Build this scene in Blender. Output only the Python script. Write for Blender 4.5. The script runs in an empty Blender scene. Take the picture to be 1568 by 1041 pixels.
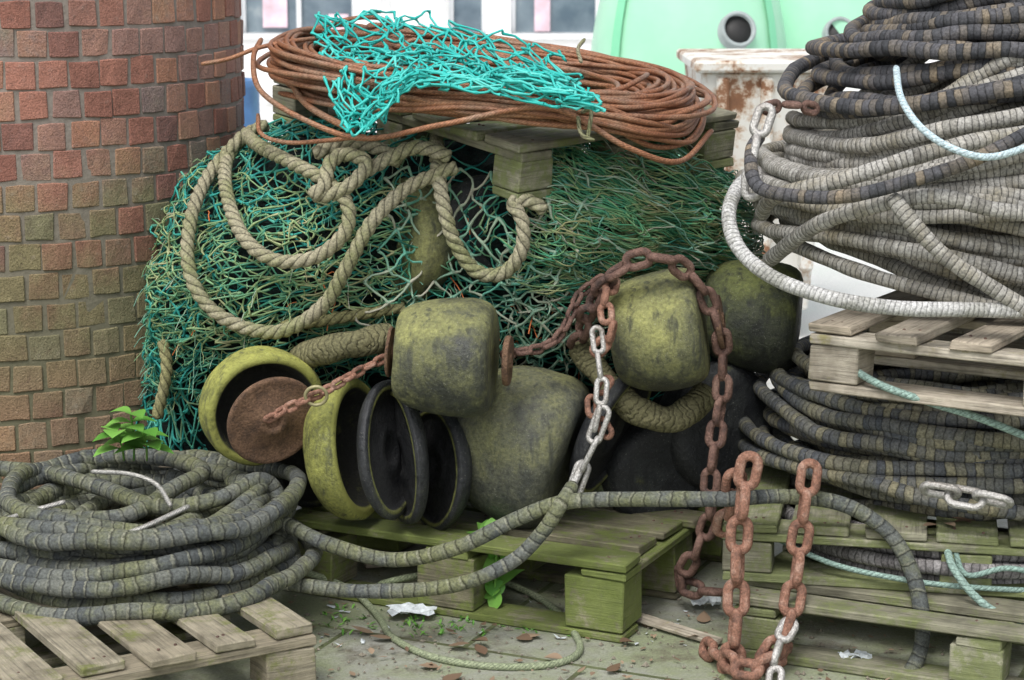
import bpy, math, numpy as np
from mathutils import Vector, Matrix
rng=np.random.default_rng(7)
sc=bpy.context.scene
# ------------------------------------------------------------------ survey helper
F=3136.0; PITCH=math.atan(620.0/F); CAM=np.array([0,0,1.6])
cp,sp=math.cos(PITCH),math.sin(PITCH)
def at(u,v,y):
    """world point, at distance y, of a feature measured in the photograph"""
    d=np.array([u-784.0, cp*F+sp*(520.5-v), -sp*F+cp*(520.5-v)])
    return CAM+d*(y/d[1])
def proj(P):
    P=np.asarray(P)-CAM
    z=P[...,1]*cp-P[...,2]*sp; up=P[...,1]*sp+P[...,2]*cp
    return 784+P[...,0]/z*F, 520.5-up/z*F
def nrm(v):
    v=np.asarray(v,float); return v/np.maximum(np.linalg.norm(v,axis=-1,keepdims=True),1e-9)
def snoise(seed,freq=1.0,n=7):
    r=np.random.default_rng(seed); K=r.normal(size=(n,3))*freq*2.2; ph=r.uniform(0,6.28,n)
    def f(P):
        P=np.asarray(P); return np.sin(P@K.T+ph).sum(-1)/math.sqrt(n)
    return f
# ------------------------------------------------------------------ mesh batch
class Batch:
    def __init__(s): s.v=[];s.q=[];s.uv=[];s.r=[];s.n=0
    def add(s,v,q,uv=None,rid=0.0):
        v=np.asarray(v,float).reshape(-1,3); q=np.asarray(q,int).reshape(-1,4)
        if uv is None: uv=np.zeros((len(q),4,2))
        s.v.append(v); s.q.append(q+s.n); s.uv.append(np.asarray(uv,float).reshape(-1,4,2))
        s.r.append(np.broadcast_to(np.asarray(rid,float),(len(v),)).copy()); s.n+=len(v)
    def obj(s,name,mat,smooth=True,parent=None,bevel=0,recenter=True):
        V=np.concatenate(s.v);Q=np.concatenate(s.q);U=np.concatenate(s.uv);R=np.concatenate(s.r)
        c=V.mean(0) if recenter and parent is None else np.zeros(3)
        V=V-c
        me=bpy.data.meshes.new(name)
        me.vertices.add(len(V)); me.vertices.foreach_set('co',V.astype(np.float32).ravel())
        me.loops.add(len(Q)*4); me.loops.foreach_set('vertex_index',Q.astype(np.int32).ravel())
        me.polygons.add(len(Q)); me.polygons.foreach_set('loop_start',np.arange(0,len(Q)*4,4,dtype=np.int32))
        me.update(calc_edges=True)
        ul=me.uv_layers.new(name='UVMap'); ul.data.foreach_set('uv',U.astype(np.float32).ravel())
        at_=me.attributes.new('rid','FLOAT','POINT'); at_.data.foreach_set('value',R.astype(np.float32))
        me.polygons.foreach_set('use_smooth',np.full(len(Q),smooth))
        me.materials.append(mat); me.update()
        o=bpy.data.objects.new(name,me); sc.collection.objects.link(o)
        if parent is not None: o.parent=parent
        else: o.location=Vector(c)
        if bevel:
            m=o.modifiers.new('bevel','BEVEL'); m.width=bevel; m.segments=1; m.limit_method='ANGLE'
        return o
def empty(name,loc=(0,0,0)):
    o=bpy.data.objects.new(name,None); sc.collection.objects.link(o); o.location=loc; o.empty_display_size=.1
    return o
def box(b,o,ex,ey,ez,lx,ly,lz,rid=0,jit=0.0):
    o=np.asarray(o,float); c=[]
    for k in (0,1):
        for (i,j) in ((0,0),(1,0),(1,1),(0,1)):
            c.append(o+ex*(i*lx)+ey*(j*ly)+ez*(k*lz))
    c=np.array(c)
    if jit: c=c+rng.normal(size=c.shape)*jit
    q=[(0,3,2,1),(4,5,6,7),(0,1,5,4),(1,2,6,5),(2,3,7,6),(3,0,4,7)]
    L=[(lx,ly),(lx,ly),(lx,lz),(ly,lz),(lx,lz),(ly,lz)]
    uv=[]
    o1=rid*7.3
    for n,(a,bb) in enumerate(L):
        if n==0: w=[(0,0),(0,bb),(a,bb),(a,0)]
        else: w=[(0,0),(a,0),(a,bb),(0,bb)]
        if (n in(0,1)) and ly>lx: w=[(y,x) for x,y in w]
        w=[(x+o1,y+o1) for x,y in w]
        uv.append(w)
    b.add(c,q,uv,rid)
def catmull(pts,closed=False,step=0.01):
    P=np.asarray(pts,float)
    if closed: Q=np.vstack([P[-1],P,P[0],P[1]])
    else: Q=np.vstack([2*P[0]-P[1],P,2*P[-1]-P[-2]])
    t=np.linspace(0,1,14,endpoint=False)[:,None]; out=[]
    for i in range(len(Q)-3):
        a,b_,c,d=Q[i:i+4]
        out.append(.5*((2*b_)+(-a+c)*t+(2*a-5*b_+4*c-d)*t*t+(-a+3*b_-3*c+d)*t**3))
    out=np.vstack(out+[Q[-2][None]])
    return resample(out,step)
def resample(out,step):
    s=np.r_[0,np.cumsum(np.linalg.norm(np.diff(out,axis=0),axis=1))]
    n=max(3,int(s[-1]/step)+1); ss=np.linspace(0,s[-1],n)
    return np.stack([np.interp(ss,s,out[:,k]) for k in range(3)],1)
def frames(P):
    T=nrm(np.gradient(P,axis=0)); N=np.zeros_like(T)
    r=np.array([0,0,1.]) if abs(T[0][2])<.9 else np.array([1.,0,0])
    n=np.cross(T[0],r); n/=np.linalg.norm(n)
    for i in range(len(P)):
        n=n-T[i]*np.dot(n,T[i]); n/=np.linalg.norm(n)+1e-12; N[i]=n
    return T,N,np.cross(T,N)
def tube(b,P,r,n=8,lobes=0,pitch=.07,depth=.2,rid=None,wr=0.0,s0=0.0):
    P=np.asarray(P); T,N,B=frames(P); m=len(P)
    s=np.r_[0,np.cumsum(np.linalg.norm(np.diff(P,axis=0),axis=1))]+s0
    th=np.arange(n)/n*2*np.pi
    R=np.full((m,n),float(r))
    if lobes: R=R*(1-depth+depth*np.abs(np.cos(lobes/2*(th[None]+2*np.pi*s[:,None]/pitch))))
    if wr:
        f=snoise(int(rng.integers(1e6)),18); R=R*(1+wr*f(P))[:,None]
    R[0]*=.75;R[-1]*=.75
    V=P[:,None]+R[...,None]*(np.cos(th)[None,:,None]*N[:,None]+np.sin(th)[None,:,None]*B[:,None])
    V=np.concatenate([np.repeat(P[:1][None],n,1).reshape(1,n,3),V,np.repeat(P[-1:][None],n,1).reshape(1,n,3)])
    s=np.r_[s[0],s,s[-1]]; m+=2
    i=np.arange(m-1)[:,None]; j=np.arange(n)[None]; j2=(j+1)%n
    q=np.stack([i*n+j,i*n+j2,(i+1)*n+j2,(i+1)*n+j],-1).reshape(-1,4)
    sj=np.broadcast_to(j/n,(m-1,n)); sj2=sj+1/n; si=np.broadcast_to(s[:-1,None],(m-1,n)); si2=np.broadcast_to(s[1:,None],(m-1,n))
    uv=np.stack([np.stack([si,sj],-1),np.stack([si,sj2],-1),np.stack([si2,sj2],-1),np.stack([si2,sj],-1)],-2)
    b.add(V,q,uv,rng.random() if rid is None else rid)
def tubes_vec(b,P,r,n=4):
    E,m,_=P.shape
    if E==0: return
    T=nrm(np.gradient(P,axis=1)); ref=nrm(rng.normal(size=(E,1,3)))
    N=nrm(np.cross(T,np.broadcast_to(ref,T.shape))); B=np.cross(T,N)
    th=np.arange(n)/n*2*np.pi; R=np.broadcast_to(np.asarray(r,float),(E,m))
    V=P[:,:,None]+R[:,:,None,None]*(np.cos(th)[:,None]*N[:,:,None]+np.sin(th)[:,None]*B[:,:,None])
    e=np.arange(E)[:,None,None]*m*n; i=np.arange(m-1)[None,:,None]; j=np.arange(n)[None,None]; j2=(j+1)%n
    q=np.stack([e+i*n+j,e+i*n+j2,e+(i+1)*n+j2,e+(i+1)*n+j],-1).reshape(-1,4)
    b.add(V.reshape(-1,3),q,None,np.repeat(rng.random(E),m*n))
# ------------------------------------------------------------------ material helpers
def mk(name,rough=.8,metal=0.0):
    m=bpy.data.materials.new(name); m.use_nodes=True; nt=m.node_tree
    bs=nt.nodes['Principled BSDF']; bs.inputs['Roughness'].default_value=rough; bs.inputs['Metallic'].default_value=metal
    return m,nt,bs
def nd(nt,t,ins={},**pr):
    n=nt.nodes.new(t)
    for k,v in pr.items(): setattr(n,k,v)
    for k,v in ins.items():
        if isinstance(v,bpy.types.NodeSocket): nt.links.new(v,n.inputs[k])
        else: n.inputs[k].default_value=v
    return n
def mth(nt,op,a,b=0.0,clamp=False):
    n=nd(nt,'ShaderNodeMath',{0:a,1:b},operation=op); n.use_clamp=clamp; return n.outputs[0]
def c4(c): return (c[0],c[1],c[2],1)
def mix(nt,f,a,b,bt='MIX'):
    n=nt.nodes.new('ShaderNodeMix'); n.data_type='RGBA'; n.blend_type=bt
    for k,v in ((0,f),(6,a),(7,b)):
        if isinstance(v,bpy.types.NodeSocket): nt.links.new(v,n.inputs[k])
        else: n.inputs[k].default_value=v if k==0 else c4(v)
    return n.outputs[2]
def ramp(nt,f,st,interp='LINEAR'):
    n=nt.nodes.new('ShaderNodeValToRGB'); cr=n.color_ramp; cr.interpolation=interp
    while len(cr.elements)<len(st): cr.elements.new(.5)
    for e,(p,c) in zip(cr.elements,st):
        e.position=p; e.color=c4(c) if hasattr(c,'__len__') else (c,c,c,1)
    nt.links.new(f,n.inputs[0]); return n.outputs[0]
def oc(nt): return nd(nt,'ShaderNodeTexCoord').outputs['Object']
def geo(nt): return nd(nt,'ShaderNodeNewGeometry')
def pos(nt): return geo(nt).outputs['Position']
def noise(nt,vec,s,d=4,r=.6): return nd(nt,'ShaderNodeTexNoise',{'Vector':vec,'Scale':s,'Detail':d,'Roughness':r}).outputs['Fac']
def rid(nt): return nd(nt,'ShaderNodeAttribute',attribute_name='rid').outputs['Fac']
def setbump(nt,bs,h,st=.5,dist=.003):
    b=nd(nt,'ShaderNodeBump',{'Height':h,'Strength':st,'Distance':dist}); nt.links.new(b.outputs[0],bs.inputs['Normal'])
def L(nt,a,b): nt.links.new(a,b)
def rope_mat(name,cols,f,turns=1,groove=.35,bandrnd=True,rough=.85,patch=None,pscale=3,dist=.003,pthr=(.5,.62),metal=0,ph0=0.0,wobk=None,wobs=25,lite=None,spec=None):
    m,nt,bs=mk(name,rough,metal)
    uv=nd(nt,'ShaderNodeSeparateXYZ',{0:nd(nt,'ShaderNodeTexCoord').outputs['UV']})
    p=pos(nt); wk=wobk if wobk is not None else (.9 if turns<=1 else .3)
    wob=mth(nt,'ADD',mth(nt,'MULTIPLY',noise(nt,p,wobs,2),wk),ph0)
    if turns==0: wob=mth(nt,'ADD',wob,mth(nt,'MULTIPLY',noise(nt,p,70,2),.35))
    ph=mth(nt,'ADD',mth(nt,'ADD',mth(nt,'MULTIPLY',uv.outputs[0],f),mth(nt,'MULTIPLY',uv.outputs[1],float(turns))),wob)
    fr=mth(nt,'FRACT',ph); idx=mth(nt,'FLOOR',ph)
    h=mth(nt,'POWER',mth(nt,'SINE',mth(nt,'MULTIPLY',fr,math.pi)),.5)
    n1=noise(nt,p,9,4)
    if bandrnd:
        cv=nd(nt,'ShaderNodeCombineXYZ',{0:idx,1:mth(nt,'MULTIPLY',rid(nt),57.3)}).outputs[0]
        wn=nd(nt,'ShaderNodeTexWhiteNoise',{'Vector':cv},noise_dimensions='2D').outputs[0]
        k=mth(nt,'ADD',mth(nt,'MULTIPLY',wn,.55),mth(nt,'MULTIPLY',n1,.7))
        k=mth(nt,'SUBTRACT',k,.12,True)
    else: k=mth(nt,'ADD',mth(nt,'MULTIPLY',n1,.8),mth(nt,'MULTIPLY',rid(nt),.3),True)
    st=[(i/(len(cols)-1)*.9+.05,c) for i,c in enumerate(cols)]
    col=ramp(nt,k,st)
    if patch: col=mix(nt,mth(nt,'MULTIPLY',ramp(nt,noise(nt,p,pscale,6,.7),[(pthr[0],0),(pthr[1],1)]),.85),col,patch)
    if lite:
        col=mix(nt,mth(nt,'MULTIPLY',ramp(nt,fr,[(.72,0),(.78,1),(.90,1),(.96,0)]),ramp(nt,noise(nt,p,14,4),[(.4,.1),(.65,.7)])),col,lite)
    g=ramp(nt,h,[(.1,groove),(.65,1.0)])
    col=mix(nt,1.0,col,g,'MULTIPLY')
    fine=noise(nt,p,160,3); col=mix(nt,.8,col,ramp(nt,fine,[(.3,.4),(.7,1.45)]),'MULTIPLY')
    L(nt,col,bs.inputs['Base Color'])
    setbump(nt,bs,mth(nt,'ADD',h,mth(nt,'MULTIPLY',fine,.7)),.9,dist)
    return m
def algae_mat(name,dark,olive,yel,amt=.5,rough=.65,rim=None):
    m,nt,bs=mk(name,rough); p=oc(nt); g=geo(nt)
    nz=nd(nt,'ShaderNodeSeparateXYZ',{0:g.outputs['Normal']}).outputs[2]
    n1=noise(nt,pos(nt),4.5,7,.72); n2=noise(nt,p,24,6,.78); n3=noise(nt,p,120,4,.7)
    k=mth(nt,'ADD',mth(nt,'ADD',mth(nt,'MULTIPLY',n1,1.7),mth(nt,'MULTIPLY',n2,.5)),mth(nt,'MULTIPLY',nz,.13))
    k=mth(nt,'ADD',k,amt-1.11,True)
    col=ramp(nt,k,[(.28,dark),(.40,[(dark[i]+olive[i])/2 for i in range(3)]),(.50,olive),(.8,yel)])
    col=mix(nt,ramp(nt,noise(nt,p,300,2),[(.66,0),(.72,.45)]),col,(.45,.45,.38))
    sc_=noise(nt,nd(nt,'ShaderNodeMapping',{'Vector':p,'Scale':(1,1,.12),'Rotation':(.5,.3,0)}).outputs[0],50,4)
    col=mix(nt,ramp(nt,sc_,[(.54,0),(.66,.7)]),col,dark)
    col=mix(nt,.8,col,ramp(nt,n3,[(.3,.5),(.7,1.4)]),'MULTIPLY')
    if rim:
        rm=mth(nt,'MULTIPLY',ramp(nt,rid(nt),[(.15,0),(.42,1),(.58,1),(.8,0)]),ramp(nt,n2,[(.36,.1),(.52,1)]))
        col=mix(nt,rm,col,rim)
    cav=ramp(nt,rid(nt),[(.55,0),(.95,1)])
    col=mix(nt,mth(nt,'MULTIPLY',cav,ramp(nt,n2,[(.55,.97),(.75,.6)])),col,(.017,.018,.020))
    L(nt,col,bs.inputs['Base Color'])
    L(nt,ramp(nt,k,[(.3,.42),(.55,.85)]),bs.inputs['Roughness'])
    setbump(nt,bs,mth(nt,'ADD',n2,mth(nt,'MULTIPLY',n3,.7)),.8,.005); return m
def rust_mat(name,a,b,c,metal=.2,rough=.85,sc_=30):
    m,nt,bs=mk(name,rough,metal); p=oc(nt); n1=noise(nt,p,sc_,6,.7); n2=noise(nt,p,200,3)
    col=ramp(nt,n1,[(.32,a),(.5,b),(.7,c)]); col=mix(nt,.7,col,ramp(nt,n2,[(.3,.45),(.7,1.5)]),'MULTIPLY')
    L(nt,col,bs.inputs['Base Color']); setbump(nt,bs,mth(nt,'ADD',n1,n2),.9,.004); return m
def wood_mat(name,a,b,moss,mamt):
    m,nt,bs=mk(name,.88); uv=nd(nt,'ShaderNodeTexCoord').outputs['UV']; p=pos(nt)
    mp=nd(nt,'ShaderNodeMapping',{'Vector':uv,'Scale':(3,60,1)}).outputs[0]
    g=noise(nt,mp,2.2,6,.7); n1=noise(nt,p,9,7,.75); n2=noise(nt,p,45,6,.75); n0=noise(nt,p,14,3)
    col=mix(nt,rid(nt),a,b)
    col=mix(nt,ramp(nt,n0,[(.42,0),(.7,.7)]),col,(a[0]*.4,a[1]*.4,a[2]*.38))
    col=mix(nt,.9,col,ramp(nt,g,[(.3,.3),(.5,1.0),(.72,1.35)]),'MULTIPLY')
    k=mth(nt,'ADD',mth(nt,'ADD',mth(nt,'MULTIPLY',mth(nt,'SUBTRACT',n1,.5),2.2),mth(nt,'MULTIPLY',mth(nt,'SUBTRACT',n2,.5),.9)),mth(nt,'MULTIPLY',mth(nt,'SUBTRACT',rid(nt),.5),.45))
    k=mth(nt,'ADD',k,mamt,True)
    col=mix(nt,ramp(nt,k,[(.36,0),(.64,.8)]),col,mix(nt,n2,(moss[0]*.5,moss[1]*.5,moss[2]*.5),(moss[0]*1.7,moss[1]*1.5,moss[2]*1.4)))
    L(nt,col,bs.inputs['Base Color']); setbump(nt,bs,mth(nt,'ADD',g,mth(nt,'MULTIPLY',n2,.6)),.9,.004); return m
def net_mat(name,cols,rough=.7):
    m,nt,bs=mk(name,rough); p=pos(nt)
    k=mth(nt,'ADD',mth(nt,'MULTIPLY',noise(nt,p,7,5,.7),1.0),mth(nt,'MULTIPLY',mth(nt,'SUBTRACT',rid(nt),.5),.4),True)
    st=[(.25+.5*i/(len(cols)-1),c) for i,c in enumerate(cols)]
    L(nt,ramp(nt,k,st),bs.inputs['Base Color']); return m
def plain(name,c,rough=.6,metal=0,var=.25,s=8):
    m,nt,bs=mk(name,rough,metal); p=pos(nt)
    L(nt,mix(nt,1.0,c,ramp(nt,noise(nt,p,s,5),[(.3,1-var),(.7,1+var)]),'MULTIPLY'),bs.inputs['Base Color']); return m
# ------------------------------------------------------------------ materials
M_GREY=rope_mat('wrapped_rope_pale',[(.15,.14,.125),(.28,.27,.24),(.36,.35,.32),(.44,.43,.40),(.31,.275,.20)],72,0,.12,patch=(.20,.175,.11),pscale=5,pthr=(.47,.64),wobk=2.5,wobs=6)
M_WHITE=rope_mat('wrapped_rope_white',[(.44,.44,.43),(.53,.53,.52),(.60,.60,.59)],90,1,.6,patch=(.32,.32,.29),pscale=9)
M_BLUE=rope_mat('wrapped_rope_blue',[(.045,.055,.065),(.085,.095,.11),(.13,.135,.135),(.25,.235,.16),(.33,.29,.17)],50,0,.2,wobk=2.5,wobs=6,patch=(.15,.15,.10),pscale=7,pthr=(.48,.66))
M_DARK=rope_mat('wrapped_rope_dark',[(.04,.045,.05),(.075,.085,.085),(.115,.125,.115),(.17,.175,.14)],34,0,.3,patch=(.165,.175,.08),pscale=6,pthr=(.44,.62),wobk=2.5,wobs=6,lite=(.27,.27,.20))
M_TAN=rope_mat('laid_rope_tan',[(.21,.19,.12),(.32,.295,.20),(.41,.38,.28)],3/.085,3,.2,False,patch=(.20,.215,.09),pscale=7,pthr=(.44,.62),ph0=.5,wobk=.05)
M_MOSSROPE=rope_mat('mossy_rope',[(.10,.11,.04),(.22,.21,.09),(.28,.26,.15)],3/.085,3,.25,False,ph0=.5,wobk=.1)
M_THICK=rope_mat('mossy_thick_rope',[(.07,.07,.035),(.16,.15,.075),(.25,.23,.13)],60,1,.6,False,dist=.005,wobk=3)
M_ORANGE=rope_mat('rusty_wire_rope',[(.12,.055,.035),(.29,.12,.06),(.39,.19,.10),(.38,.27,.19)],6/.055,6,.3,False,rough=.5,dist=.001,wobk=.1,metal=.15,patch=(.29,.20,.14),pscale=5,pthr=(.48,.64))
M_WIRE=rope_mat('green_wire_rope',[(.15,.21,.12),(.24,.29,.17),(.30,.33,.22)],6/.06,6,.35,False,dist=.001,wobk=.1)
M_STEELW=rope_mat('steel_wire_rope',[(.35,.35,.32),(.5,.49,.46)],6/.05,6,.4,False,rough=.4,dist=.001,metal=.4)
M_TURQ=rope_mat('turquoise_rope',[(.20,.32,.28),(.32,.44,.39)],3/.04,3,.4,False,dist=.0015,wobk=.1)
M_BLUEW=rope_mat('pale_blue_rope',[(.44,.57,.62),(.56,.68,.72)],3/.04,3,.6,False,dist=.0015,wobk=.1)
M_OLIVE=algae_mat('algae_rubber',(.042,.046,.038),(.145,.15,.07),(.28,.285,.105),.49)
M_YEL=algae_mat('algae_rubber_yellow',(.06,.065,.04),(.20,.21,.055),(.36,.37,.09),.59,rim=(.32,.33,.085))
M_GREYR=algae_mat('grey_rubber',(.05,.055,.05),(.12,.125,.085),(.22,.225,.10),.47)
M_BLACK=algae_mat('black_rubber',(.018,.02,.023),(.04,.045,.045),(.20,.21,.06),.34,.4)
M_BLKY=algae_mat('black_algae_rubber',(.020,.022,.026),(.035,.038,.04),(.10,.11,.05),.36,.4,rim=(.17,.18,.055))
M_DKOL=algae_mat('dark_olive_rubber',(.022,.026,.022),(.06,.07,.04),(.14,.16,.05),.50,.5)
M_RUST=rust_mat('rust',(.08,.05,.035),(.155,.09,.055),(.24,.145,.09))
M_RUSTC=rust_mat('chain_rust',(.07,.045,.04),(.16,.09,.07),(.27,.17,.135),.2,.75,18)
M_RUSTO=rust_mat('chain_rust_orange',(.11,.06,.045),(.27,.135,.09),(.42,.28,.22),.1,.8,22)
M_GALV=rust_mat('galvanised_steel',(.28,.25,.22),(.48,.47,.45),(.60,.59,.57),.5,.4,14)
M_WOODG=wood_mat('pallet_wood_weathered',(.27,.235,.165),(.40,.37,.28),(.13,.165,.04),.40)
M_WOODM=wood_mat('pallet_wood_green',(.17,.155,.10),(.28,.27,.17),(.115,.17,.03),.58)
M_WOODR=wood_mat('pallet_wood_greenish',(.22,.21,.15),(.35,.345,.25),(.14,.185,.065),.50)
M_WOODC=wood_mat('pallet_wood_clean',(.40,.34,.26),(.49,.45,.37),(.2,.2,.08),.12)
# ------------------------------------------------------------------ ground
def make_ground():
    b=Batch(); b.add([(-80,-20,0),(80,-20,0),(80,140,0),(-80,140,0)],[(0,1,2,3)])
    m,nt,bs=mk('paving',.85); p=pos(nt)
    mp=nd(nt,'ShaderNodeMapping',{'Vector':p,'Rotation':(0,0,.42),'Location':(.12,.17,0)}).outputs[0]
    br=nd(nt,'ShaderNodeTexBrick',{'Vector':mp,'Scale':1.0,'Mortar Size':.007,'Brick Width':.6,'Row Height':.6,'Color1':(.37,.37,.34,1),'Color2':(.31,.31,.285,1),'Mortar':(.05,.055,.03,1)},offset=.5)
    n1=noise(nt,p,2.6,6,.65); n2=noise(nt,p,18,6,.7); n3=noise(nt,p,150,3)
    yy=nd(nt,'ShaderNodeSeparateXYZ',{0:p}).outputs[1]
    col=br.outputs['Color']
    k=mth(nt,'ADD',mth(nt,'MULTIPLY',n1,.9),mth(nt,'MULTIPLY',n2,.35))
    col=mix(nt,ramp(nt,k,[(.50,.1),(.70,.75)]),col,mix(nt,n2,(.13,.17,.06),(.27,.31,.16)))
    col=mix(nt,ramp(nt,noise(nt,p,6,6,.75),[(.52,0),(.66,.8)]),col,(.12,.105,.075))
    far=nd(nt,'ShaderNodeMapRange',{0:yy,1:6.0,2:8.0}).outputs[0]
    col=mix(nt,far,col,mix(nt,n1,(.55,.55,.54),(.68,.68,.67)))
    col=mix(nt,.6,col,ramp(nt,n3,[(.3,.7),(.7,1.3)]),'MULTIPLY')
    L(nt,col,bs.inputs['Base Color']); L(nt,ramp(nt,n1,[(.4,.5),(.6,.85)]),bs.inputs['Roughness'])
    h=mth(nt,'ADD',mth(nt,'ADD',mth(nt,'MULTIPLY',n2,.8),mth(nt,'MULTIPLY',n3,.4)),mth(nt,'MULTIPLY',br.outputs['Fac'],-1.2))
    setbump(nt,bs,h,.7,.006)
    b.obj('ground',m,False)
make_ground()
# ------------------------------------------------------------------ round brick wall
def make_wall():
    cx,cy,R=-1.475,5.78,.715; root=empty('brick_wall',(0,0,0))
    m,nt,bs=mk('brick',.88); p=pos(nt); z=nd(nt,'ShaderNodeSeparateXYZ',{0:p}).outputs[2]
    r=rid(nt); n1=noise(nt,p,6,5,.6); n2=noise(nt,p,45,6,.75); n3=noise(nt,p,220,3)
    col=ramp(nt,mth(nt,'ADD',mth(nt,'MULTIPLY',r,.85),mth(nt,'MULTIPLY',n2,.2)),[(.05,(.19,.11,.10)),(.22,(.31,.135,.10)),(.45,(.40,.18,.13)),(.62,(.33,.20,.17)),(.8,(.45,.22,.14)),(.92,(.27,.20,.19)),(1,(.24,.15,.13))])
    g=mth(nt,'ADD',nd(nt,'ShaderNodeMapRange',{0:z,1:1.15,2:.66,3:0.0,4:1.0}).outputs[0],mth(nt,'MULTIPLY',mth(nt,'SUBTRACT',n1,.5),1.2))
    g=mth(nt,'ADD',g,mth(nt,'MULTIPLY',mth(nt,'SUBTRACT',r,.5),.6),True)
    low=nd(nt,'ShaderNodeMapRange',{0:z,1:.38,2:.6,3:.5,4:.85}).outputs[0]
    col=mix(nt,mth(nt,'MULTIPLY',ramp(nt,g,[(.25,0),(.85,1)]),low),col,mix(nt,n2,(.14,.145,.065),(.26,.25,.13)))
    col=mix(nt,ramp(nt,n2,[(.6,0),(.74,.4)]),col,(.46,.38,.33))
    col=mix(nt,ramp(nt,n2,[(.28,.6),(.44,0)]),col,(.11,.07,.06))
    col=mix(nt,.5,col,ramp(nt,n1,[(.35,.6),(.65,1.2)]),'MULTIPLY')
    col=mix(nt,.7,col,ramp(nt,n3,[(.3,.6),(.7,1.3)]),'MULTIPLY')
    L(nt,col,bs.inputs['Base Color']); setbump(nt,bs,mth(nt,'ADD',n2,mth(nt,'MULTIPLY',n3,.6)),1.0,.006)
    mm,nt,bs=mk('mortar',.95); p=pos(nt); n2=noise(nt,p,60,5)
    z=nd(nt,'ShaderNodeSeparateXYZ',{0:p}).outputs[2]
    L(nt,mix(nt,nd(nt,'ShaderNodeMapRange',{0:z,1:.5,2:1.1}).outputs[0],mix(nt,n2,(.10,.10,.055),(.18,.17,.11)),mix(nt,n2,(.17,.145,.125),(.33,.29,.255))),bs.inputs['Base Color']); setbump(nt,bs,n2,.8,.004)
    b=Batch(); nb=54; H=.0765
    for c in range(42):
        off=(c%2)*.5+rng.normal()*.06
        for k in range(nb):
            a0=(k+off)/nb*2*math.pi; da=2*math.pi/nb; gap=.009/R
            w0=a0+gap/2+rng.normal()*.003; w1=a0+da-gap/2+rng.normal()*.003
            z0=c*H+rng.normal()*.0018; z1=z0+H-.0095+rng.normal()*.0018; rr=R+rng.normal()*.0014; wm=(w0+w1)/2
            V=[]
            for zz in (z0,z1):
                for a,q in ((w0,rr),(wm,rr+.001),(w1,rr),(w1,rr-.05),(wm,rr-.05),(w0,rr-.05)):
                    V.append((cx+math.cos(a)*q,cy+math.sin(a)*q,zz))
            V=np.array(V)+rng.normal(size=(12,3))*.0013
            b.add(V,[(0,1,7,6),(1,2,8,7),(2,3,9,8),(5,0,6,11),(6,7,10,11),(7,8,9,10),(5,4,1,0),(4,3,2,1)],None,rng.random())
    b.obj('bricks',m,False,root,bevel=.0025)
    b=Batch(); n=120
    th=np.arange(n)/n*2*np.pi; q=[]; V=[]
    for zz in (0,42*H): V+= [(cx+math.cos(t)*(R-.0035),cy+math.sin(t)*(R-.0035),zz) for t in th]
    for i in range(n): q.append((i,(i+1)%n,n+(i+1)%n,n+i))
    b.add(V,q); b.obj('mortar_core',mm,True,root)
make_wall()
# ------------------------------------------------------------------ pallets
M_NAIL=rust_mat('nail',(.10,.06,.05),(.16,.10,.08),(.2,.14,.1),.5,.6)
def pallet(name,c0,c1,depth,h=.144,nb=6,mat=None,along='y',bw=.098,blk=.1,yvec=None,nblk=3):
    """c0,c1: left and right TOP corners of the front edge; deck reaches depth behind"""
    mat=mat or M_WOODG
    c0=np.asarray(c0,float);c1=np.asarray(c1,float); ex=nrm(c1-c0); l=np.linalg.norm(c1-c0)
    if yvec is None: ey=nrm(np.array([-ex[1],ex[0],0]))
    else: ey=nrm(yvec-ex*np.dot(yvec,ex))
    ez=np.cross(ex,ey); b=Batch(); t=.021; nl=Batch()
    def bx(x,y,z,a,bb,c): box(b,c0+ex*x+ey*y+ez*z,ex,ey,ez,a,bb,c,rng.random(),.0018)
    def nail(x,y):
        nl_=[(0,.0035),(.003,.0035),(.004,.002),(.004,0)]; lathe(nl,nl_,c0+ex*x+ey*y+ez*(-.001),ez,8)
    if along=='y':
        for i in range(nb):
            w=bw*(1+rng.normal()*.1); x=(l-bw)*i/(nb-1)+rng.normal()*.006; bx(x,rng.normal()*.012,-t+rng.random()*.003,w,depth,t)
            for yy in (.045,.055,depth/2,depth-.05): nail(x+rng.uniform(.2,.8)*w,yy+rng.normal()*.008)
        for k in range(3):
            y=(depth-bw)*k/2; bx(0,y+.003,-2*t-.001,l,bw,t)
    else:
        for i in range(nb):
            w=bw*(1+rng.normal()*.1); y=(depth-bw)*i/(nb-1); bx(rng.normal()*.012,y,-t+rng.random()*.003,l,w,t)
            for xx in (.05,.06,l/2,l-.05,l-.06): nail(xx+rng.normal()*.008,y+rng.uniform(.2,.8)*w)
        for k in range(3):
            x=(l-bw)*k/2; bx(x+.003,.004,-2*t-.001,bw,depth-.008,t)
    hb=h-3*t-.003
    for i in range(nblk):
        for k in range(3):
            bx((l-blk*1.2)*i/(nblk-1)+.002,(depth-blk)*k/2+.005,-2*t-.002-hb,blk*1.2-.006,blk-.006,hb)
    for k in range(3):
        y=(depth-bw)*k/2; bx(.003,y+.004,-h,l-.006,bw-.008,t-.001)
    o=b.obj(name,mat,False,bevel=.003); nn=nl.obj('nails',M_NAIL,True,o); nn.matrix_parent_inverse=Matrix.Translation(-o.location)
    return o
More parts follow.
